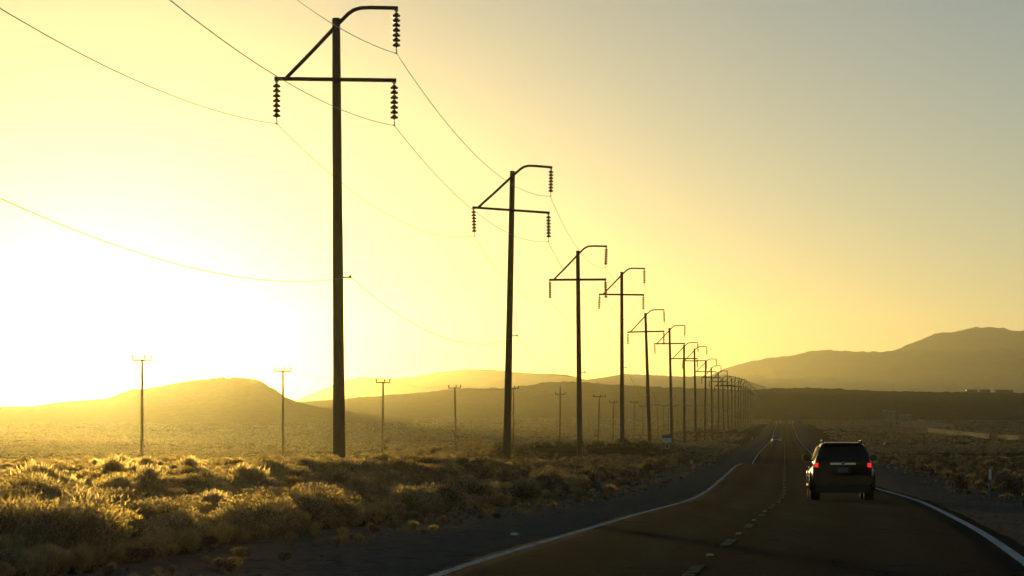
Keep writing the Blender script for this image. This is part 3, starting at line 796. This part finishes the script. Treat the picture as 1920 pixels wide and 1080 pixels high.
def build_suv(x, y, z, yaw, pitch):
    root = empty('parked_car', (x, y, z), (pitch, 0, yaw)); root.name = 'suv'
    # lower body: y runs forward from the tailgate
    st = [(0.0, .87, .40, 1.16), (.03, .90, .36, 1.18), (.12, .935, .34, 1.19), (.45, .955, .36, 1.18), (.8, .965, .50, 1.13), (1.5, .95, .44, 1.12), (2.6, .95, .44, 1.11), (3.2, .95, .44, 1.10), (3.9, .955, .5, 1.07), (4.45, .93, .50, 1.0), (4.68, .86, .55, .92), (4.75, .75, .6, .85)]
    loft(st, lambda s: sup(s[1], s[2], s[3], s[0], 28, 4.5, .035), M['carpaint'], 'body', root)
    # cabin
    cs = [(.05, .87, 1.06, 1.30, .08), (.11, .885, 1.06, 1.46, .15), (.24, .90, 1.06, 1.64, .24), (.40, .905, 1.06, 1.725, .29), (.75, .905, 1.06, 1.765, .30), (1.6, .905, 1.06, 1.78, .30), (2.5, .905, 1.06, 1.765, .30), (2.95, .89, 1.06, 1.66, .26), (3.35, .87, 1.06, 1.35, .12), (3.6, .85, 1.06, 1.12, .03)]
    loft(cs, lambda s: sup(s[1], s[2], s[3], s[0], 40, 9, s[4]), M['carpaint'], 'cabin', root)
    # rear window, slightly proud of the tailgate slope
    def quad(name, pts, m, th=.015, parent=root, bevel=0):
        c = [Vector(p) for p in pts]; nrm = (c[1] - c[0]).cross(c[2] - c[0]).normalized() * th
        k = len(c); V = [p for p in c] + [p + nrm for p in c]
        Fq = [tuple(range(k)), tuple(range(k, 2 * k))[::-1]] + [(i, (i + 1) % k, (i + 1) % k + k, i + k) for i in range(k)]
        return MB().add(V, Fq).obj(name, m, parent, bevel=bevel)
    quad('rear_window', [(-.76, .00, 1.21), (.76, .00, 1.21), (.74, .04, 1.32), (.665, .15, 1.54), (.60, .24, 1.66), (-.60, .24, 1.66), (-.665, .15, 1.54), (-.74, .04, 1.32)], M['glass'], .02)
    sp = MB(); sp.box((0, .30, 1.735), (1.16, .30, .04)).obj('roof_spoiler', M['carpaint'], root, bevel=.015)
    for s in (-1, 1):
        wbox = [(s * .888, .55, 1.22), (s * .888, 1.35, 1.22), (s * .70, 1.35, 1.66), (s * .70, .72, 1.66)]
        w2 = [(s * .888, 1.43, 1.22), (s * .888, 2.35, 1.22), (s * .70, 2.35, 1.66), (s * .70, 1.43, 1.66)]
        w3 = [(s * .888, 2.43, 1.22), (s * .87, 3.2, 1.20), (s * .74, 2.85, 1.58), (s * .70, 2.43, 1.66)]
        for w_ in (wbox, w2, w3): quad('side_window', w_ if s > 0 else w_[::-1], M['glass'], .012)
        rl = MB().tube([(s * .57, .42, 1.73), (s * .585, .5, 1.81), (s * .59, .8, 1.83), (s * .59, 2.3, 1.83), (s * .585, 2.6, 1.81), (s * .57, 2.7, 1.73)], .022, 8)
        rl.obj('roof_rail', M['plastic'], root, True)
        # fender flare
        fl = MB()
        for wy in (.95, 3.78):
            arc = [(s * .965, wy + .50 * math.cos(a), .38 + .50 * math.sin(a)) for a in np.linspace(-.15, math.pi + .15, 13)]
            fl.tube(arc, .045, 6)
        fl.obj('fender_flare', M['carpaint'], root, True)
        # tail light
        tl = MB().box((s * .80, .01, 1.075), (.15, .10, .16)); to = tl.obj('taillight', M['lens'], root, bevel=.02)
        for k in range(3):
            MB().box((s * .80, -.044, 1.033 + k * .042), (.105, .02, .030)).obj('lamp_strip', M['tail'], to, bevel=.006)
        # mirror
        mi = MB().box((s * 1.05, 2.85, 1.30), (.22, .12, .18)); mo = mi.obj('side_mirror', M['carpaint'], root, bevel=.035)
        MB().box((s * .92, 2.87, 1.22), (.16, .06, .05)).obj('mirror_arm', M['plastic'], mo)
        MB().box((s * 1.055, 2.786, 1.30), (.17, .012, .12)).obj('mirror_glass', M['glass'], mo, bevel=.004)
        MB().box((s * .965, 2.3, 1.0), (.03, .18, .035)).obj('door_handle', M['chrome'], root, bevel=.008)
        MB().box((s * .97, 2.3, .47), (.12, 2.3, .06)).obj('side_step', M['plastic'], root, bevel=.015)
    MB().box((0, .0, .60), (1.76, .20, .30)).obj('bumper', M['carpaint'], root, bevel=.05)
    MB().box((0, .05, .36), (1.60, .2, .26)).obj('bumper_valance', M['plastic'], root, bevel=.03)
    MB().box((0, -.03, 1.115), (.78, .03, .055)).obj('chrome_strip', M['chrome'], root, bevel=.01)
    em = MB().lathe([(.052, -.008), (.052, .008)], 20, c=(0, -.05, 1.13), axis='Y').obj('emblem', M['plastic'], root)
    e2 = MB()
    e2.tube([(.05 * math.cos(a), -.061, 1.13 + .038 * math.sin(a)) for a in np.linspace(0, 2 * math.pi, 17)], .005, 5)
    e2.obj('emblem_ring', M['chrome'], em, True)
    MB().box((0, .0, .93), (.50, .02, .20)).obj('plate_recess', M['plastic'], root, bevel=.008)
    MB().box((0, -.018, .93), (.32, .01, .155)).obj('licence_plate', M['plate'], root, bevel=.004)
    MB().tube([(-.02, -.03, 1.20), (.28, -.02, 1.26)], .008, 5).obj('rear_wiper', M['plastic'], root)
    MB().tube([(.55, -.02, .36), (.55, .35, .36)], .03, 10).obj('exhaust_pipe', M['steel'], root, True)
    MB().tube([(-.72, .95, .36), (.72, .95, .36)], .06, 8).box((0, .95, .36), (.3, .3, .26)).obj('rear_axle', M['plastic'], root)
    MB().box((0, 2.2, .42), (1.5, 3.2, .12)).obj('underbody', M['plastic'], root)
    for sx_, wy in ((-1, .95), (1, .95), (-1, 3.78), (1, 3.78)): wheel(root, sx_ * .82, wy, .385, .30)
    return root
ys_ = 97.0
cxs = world_at(1580.5, ys_)
suv = build_suv(cxs, ys_, float(road_h(ys_)) + .004, -math.atan(SL) * .8, math.atan2(float(road_h(ys_ + 4) - road_h(ys_)), 4.0))
tag(suv, 'dark sport utility vehicle driving away with red tail lights lit', 'car')

def build_sedan(x, y, z, yaw, label, m, dusty=False):
    """an oncoming car seen from the front: y runs from the front bumper away from us"""
    root = empty('car', (x, y, z), (0, 0, yaw))
    st = [(0, .78, .32, .62), (.05, .84, .28, .68), (.3, .88, .24, .78), (1.0, .89, .24, .88), (1.5, .9, .24, .93), (3.2, .9, .24, .96), (4.1, .89, .26, .96), (4.45, .84, .32, .90), (4.5, .76, .40, .80)]
    loft(st, lambda s: sup(s[1], s[2], s[3], s[0], 24, 4.2, .04), m, 'body', root)
    cs = [(1.1, .80, .84, .92, .02), (1.5, .80, .84, 1.15, .08), (1.95, .80, .84, 1.38, .18), (2.4, .80, .84, 1.43, .2), (3.0, .80, .84, 1.41, .2), (3.6, .79, .84, 1.2, .1), (4.0, .78, .84, .98, .02)]
    loft(cs, lambda s: sup(s[1], s[2], s[3], s[0], 24, 5, s[4]), m, 'cabin', root)
    MB().add([(-.68, 1.16, .97), (.68, 1.16, .97), (.58, 1.86, 1.36), (-.58, 1.86, 1.36), (-.68, 1.18, .95), (.68, 1.18, .95), (.58, 1.88, 1.34), (-.58, 1.88, 1.34)],
             [(0, 1, 2, 3), (7, 6, 5, 4), (0, 4, 5, 1), (1, 5, 6, 2), (2, 6, 7, 3), (3, 7, 4, 0)]).obj('windscreen', M['glass'], root)
    for s in (-1, 1):
        MB().box((s * .66, .06, .60), (.26, .12, .13)).obj('headlight', M['refl'], root, bevel=.02)
        MB().box((s * .98, 1.55, .98), (.18, .10, .13)).obj('side_mirror', m, root, bevel=.02)
    MB().box((0, -.0, .52), (.8, .06, .16)).obj('grille', M['plastic'], root, bevel=.01)
    MB().box((0, .0, .36), (1.5, .10, .14)).obj('bumper', M['plastic'], root, bevel=.02)
    for sx_, wy in ((-1, .85), (1, .85), (-1, 3.65), (1, 3.65)): wheel(root, sx_ * .78, wy, .32, .2)
    return tag(root, label, 'car')
yc = 655.
build_sedan(world_at(1455.5, yc), yc, float(road_h(yc)) + .004, -math.atan(SL), 'small oncoming silver car far ahead in the left lane', M['silver'])
yc = 1500.
build_sedan(world_at(1459, yc), yc, float(road_h(yc)) + .004, -math.atan(SL), 'tiny glinting car coming over the crest of the road', M['silver'])

# ------------------------------------------------------------------ road furniture
M['post_grey'] = std('post_grey', [(.10, .11, .12), (.16, .17, .18)], .6, 5)
def marker_post(px, y, h, label, w=.085, topc='refl', tag_h=.32):
    x = world_at(px, y); z = gz(x, y)
    r_ = empty('marker_post', (x, y, z), (0, 0, rnd.uniform(-.2, .2)))
    MB().add(*(lambda a: (a.v, a.f))(MB().box((0, 0, h / 2 - .15), (w * .75, .03, h + .3)))).obj('post', M['post_grey'], r_, bevel=.004)
    MB().box((0, -.02, h - tag_h / 2 + .01), (w, .012, tag_h)).obj('reflector_panel', M[topc], r_, bevel=.003)
    return tag(r_, label, 'marker post', 'roadside marker posts')
marker_post(1856, 101, 1.02, 'white topped marker post on the right shoulder behind the dark car')
marker_post(1124, 121, .95, 'slim grey marker post before the bushes on the left shoulder', .09, 'post_grey')
marker_post(1292, 235, .8, 'faint thin marker post farther along the left shoulder', .09, 'post_grey')
marker_post(1352, 352, .8, 'tiny marker post beside the bend of the left edge line', .12, 'post_grey')
marker_post(1411, 690, 1.0, 'tiny pale marker post near the small oncoming car', .25)
marker_post(1646, 222, 1.0, 'pale marker post just right of the dark car mirror', .10, 'post_grey')
marker_post(1658, 480, 1.1, 'tiny bluish marker post out on the dark right plain', .30)
marker_post(1559, 900, 1.2, 'tiny glinting marker post to the right of the far road', .30, 'amber')
marker_post(1577, 1200, 1.3, 'tiniest glinting marker right of the road near the crest', .35, 'amber')

# raised pavement markers
def stud(x, y, label, group=None):
    mb = MB().lathe([(.052, 0), (.046, .012), (.03, .021), (.008, .024)], 12)
    o = mb.obj('road_stud', M['amber'], None, True, loc=(x, y, float(road_h(y)) + .001))
    return tag(o, label, 'road reflector', group)
for i in range(14):
    y = 43.2 + i * 10.9
    stud(float(centre_x(y)) - .02, y, ['glinting road reflector nearest the viewer between two centre dashes', 'glinting road reflector second from the viewer on the centre line', 'glinting road reflector third from the viewer on the centre line'][i] if i < 3 else 'small road reflector on the centre line farther off', 'road reflectors on the centre line')

# roadside sign board with white panel
def road_sign():
    y = 338.; x = world_at(1250.5, y); z = gz(x, y)
    M['sign_blue'] = std('sign_blue', [(.05, .09, .14), (.07, .12, .17)], .5, 4)
    M['sign_white'] = std('sign_white', [(.60, .62, .60), (.72, .74, .72)], .5, 4)
    r_ = empty('road_sign', (x, y, z))
    zt = CZ - (831 - HOR) / F * y - z      # bottom of the board above the ground
    MB().box((-.30, .03, (zt + .9) / 2 - .2), (.07, .07, zt + 1.3)).obj('post', M['wood'], r_); MB().box((.30, .03, (zt + .9) / 2 - .2), (.07, .07, zt + 1.3)).obj('post', M['wood'], r_)
    b = MB().box((0, -.02, zt + .44), (1.10, .02, .88)).obj('board', M['sign_blue'], r_)
    p = MB().box((0, -.034, zt + .29), (.96, .008, .46)).obj('panel', M['sign_white'], b)
    t = MB(); q = random.Random(5)
    for row, zz in ((0, zt + .36), (1, zt + .24)):
        xx = -.34
        while xx < .32:
            w = q.uniform(.05, .09)
            if q.random() > .15: t.box((xx + w / 2, -.041, zz), (w * .8, .004, .07))
            xx += w + .02
    t.obj('lettering', M['sign_blue'], p)
    s2 = MB().box((0.02, -.02, zt - .30), (.42, .02, .5)).obj('lower_panel', M['sign_white'], r_)
    MB().box((0.02, -.034, zt - .30), (.34, .006, .42)).obj('panel_face', M['sign_blue'], s2)
    tag(r_, 'blue and white notice board on posts beside the sixth tall pole', 'sign')
road_sign()
def board_sign(px, y, w, h, z0, label, m):
    x = world_at(px, y); z = gz(x, y)
    r_ = empty('road_sign', (x, y, z))
    for s in (-1, 1): MB().box((s * w * .42, .04, (z0 + h) / 2 - .2), (.12, .08, z0 + h + .4)).obj('post', M['steel'], r_)
    MB().box((0, -.02, z0 + h / 2), (w, .03, h)).obj('board', m, r_)
    tag(r_, label, 'sign')
M['sign_green'] = std('sign_green', [(.02, .05, .03), (.03, .07, .04)], .5, 2)
board_sign(1447.5, 1490, 2.1, 1.0, .6, 'tiny green board at the crest left of the glinting car', M['sign_green'])
board_sign(1490.5, 1500, 2.9, .5, 2.1, 'wide dark board on two legs right of the crest', M['plastic'])
for k, px in enumerate((1499, 1513)):
    y = 1510.; x = world_at(px, y)
    o = MB().lathe([(.16, -1), (.15, 0), (.11, 6.6), (.05, 6.65)], 8).obj('bare_pole', M['wood'], None, True, loc=(x, y, gz(x, y)))
    tag(o, ['bare thin pole right of the crest, next to the wide dark board', 'bare thin pole right of the crest, farther from the wide dark board'][k], 'pole')

# bottle glinting in the left gravel
bx_ = world_at(964, 53.5)
tag(MB().lathe([(.0, -.06), (.022, -.06), (.022, .03), (.009, .055), (.009, .08), (0, .08)], 12, axis='X').obj('bottle', M['refl'], None, True, loc=(bx_, 53.5, float(road_h(53.5)) + .02)), 'small pale bottle lying on the left gravel shoulder', 'bottle')

# fence with pale post caps on the right plain
M['net'] = std('fence_net', [(.13, .075, .03), (.18, .11, .045)], .8, 2)
fr = empty('mesh_fence', (world_at(1830, 900), 900, gz(world_at(1830, 900), 900)))
prev = None
fpx = [1740, 1752, 1765, 1777, 1790, 1802, 1815, 1828, 1841, 1855, 1869, 1883, 1897, 1911, 1926, 1942, 1960]
def ground_row(px, row, lo=120., hi=2400.):
    """distance at which the ground in column px is seen in the given row"""
    best = lo
    for y in np.arange(lo, hi, 4.):
        if HOR - (gz(world_at(px, y), y) - CZ) / y * F >= row: best = y
    return best
fy = [ground_row(px, np.interp(px, [1740, 1790, 1850, 1960], [812, 817, 823, 829])) for px in fpx]
fh_ = [np.interp(y, [300, 1000], [.8, 1.7]) for y in fy]
fcaps = []
for k, (px, y) in enumerate(zip(fpx, fy)):
    x = world_at(px, y); z = gz(x, y); h = 10.0 / F * y
    rel = Vector((x, y, z)) - fr.location
    MB().box((0, 0, h / 2 - .2), (.10, .10, h + .4)).obj('post', M['wood'], fr, loc=rel)
    MB().box((0, 0, h + .03), (.14, .14, .14)).obj('post_cap', M['amber'], fr, loc=rel)
    if prev is not None:
        a, b = prev, rel
        for q in range(6):
            zz = h * (.12 + q * .16)
            MB().tube([a + Vector((0, 0, zz)), b + Vector((0, 0, zz))], .055, 4).obj('rail', M['net'], fr)
    prev = rel
tag(fr, 'long low fence with pale post caps on the dark right plain', 'fence')
# sand bank behind it
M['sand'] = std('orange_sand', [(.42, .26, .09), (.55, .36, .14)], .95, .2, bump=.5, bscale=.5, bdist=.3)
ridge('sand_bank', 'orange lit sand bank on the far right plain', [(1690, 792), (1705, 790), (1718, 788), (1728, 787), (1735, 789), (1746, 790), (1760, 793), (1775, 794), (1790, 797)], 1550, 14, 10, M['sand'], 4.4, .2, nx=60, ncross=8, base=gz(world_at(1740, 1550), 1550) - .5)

# ------------------------------------------------------------------ far buildings and masts on the ridge
M['white_wall'] = std('pale_wall', [(.11, .125, .13), (.16, .175, .18)], .8, .4)
M['roof'] = std('metal_roof', [(.12, .13, .14), (.18, .19, .20)], .5, .5, metal=.3)
M['dark_wall'] = std('dark_wall', [(.06, .055, .045), (.09, .08, .06)], .9, .4)
def shed(px, py, y, w, h, dpt, label, wall, roofm, win=2):
    x = world_at(px, y); z = CZ - (py - HOR) / F * y
    r_ = empty('building', (x, y, z))
    MB().box((0, 0, h / 2 - 1.5), (w, dpt, h + 3)).obj('wall', wall, r_)
    MB().add([(-w / 2 - .3, -dpt / 2 - .3, h), (w / 2 + .3, -dpt / 2 - .3, h), (w / 2 + .3, dpt / 2 + .3, h), (-w / 2 - .3, dpt / 2 + .3, h), (-w / 2 - .3, 0, h + dpt * .16), (w / 2 + .3, 0, h + dpt * .16)],
             [(0, 1, 5, 4), (2, 3, 4, 5), (0, 4, 3), (1, 2, 5), (3, 2, 1, 0)]).obj('roof', roofm, r_)
    for k in range(win):
        MB().box(((k + .5) / win * w - w / 2, -dpt / 2 - .02, h * .5), (min(1.2, w / win * .4), .06, 1.1)).obj('window', M['glass'], r_)
    tag(r_, label, 'building')
shed(1672, 781, 2560, 5.6, 3.6, 5, 'small white building on the foot of the brown ridge', M['white_wall'], M['roof'])
shed(1659, 777, 2620, 2.4, 3.0, 3, 'narrow pale shed left of the small white building', M['white_wall'], M['roof'], 1)
shed(1697, 781, 2560, 8.5, 1.0, 3, 'long low pale shed right of the small white building', M['white_wall'], M['roof'], 3)
shed(1822, 736, 3300, 11, 2.0, 8, 'low dark building on the ridge below the mountain, left end of the row', M['dark_wall'], M['roof'], 4)
shed(1846, 736, 3310, 10, 1.8, 8, 'low dark building on the ridge, middle of the row', M['dark_wall'], M['dark_wall'], 4)
shed(1882, 736, 3320, 18, 1.6, 8, 'longest low dark building on the ridge, right end of the row', M['dark_wall'], M['dark_wall'], 6)
def mast(px, ytop, y, arm, label, base=None):
    x = world_at(px, y); zt = CZ + (HOR - ytop) / F * y; zb = 2.0
    mb = MB().tube([(0, 0, 0), (0, 0, zt - zb)], [.5, .25], 5)
    r_ = empty('lattice_mast', (x, y, zb))
    mb.obj('shaft', M['steel'], r_)
    if arm:
        MB().box((0, 0, zt - zb - 1.0), (arm, .3, .3)).obj('arm', M['steel'], r_)
        MB().box((0, 0, zt - zb - 2.6), (arm * 1.3, .3, .3)).obj('arm', M['steel'], r_)
    tag(r_, label, 'mast', 'masts standing along the far ridge')
for px, yt in ((1440, 724), (1505, 724), (1570, 725), (1593, 724), (1617, 728), (1646, 725), (1675, 726), (1705, 728), (1733, 726), (1748, 726), (1770, 727), (1834, 726), (1841, 726), (1861, 727), (1893, 727), (1910, 729)):
    mast(px, yt, 4300, rnd.choice([3, 4, 0, 3]), 'tiny mast on the skyline ridge below the hazy mountain')
for px, yt in ((886, 723), (897, 723), (905, 724), (915, 724), (931, 721), (944, 723)):
    mast(px, yt, 4300, 0, 'tiny mast on the ridge skyline left of the second tall pole')

# ------------------------------------------------------------------ haze
def build_haze():
    x0, x1, y0, y1, z0, z1 = -15900, 15900, -15900, 15900, -12, 520
    mb = MB().box(((x0 + x1) / 2, (y0 + y1) / 2, (z0 + z1) / 2), (x1 - x0, y1 - y0, z1 - z0))
    m, nt, out = nmat('haze')
    v = N(nt, 'ShaderNodeVolumePrincipled')
    v.inputs['Color'].default_value = (1.0, .93, .62, 1)
    v.inputs['Density'].default_value = HAZE_DENSITY
    v.inputs['Anisotropy'].default_value = HAZE_G
    nt.links.new(v.outputs[0], out.inputs['Volume'])
    tag(mb.obj('haze', m), 'golden evening haze filling the valley', kind='stuff')
build_haze()
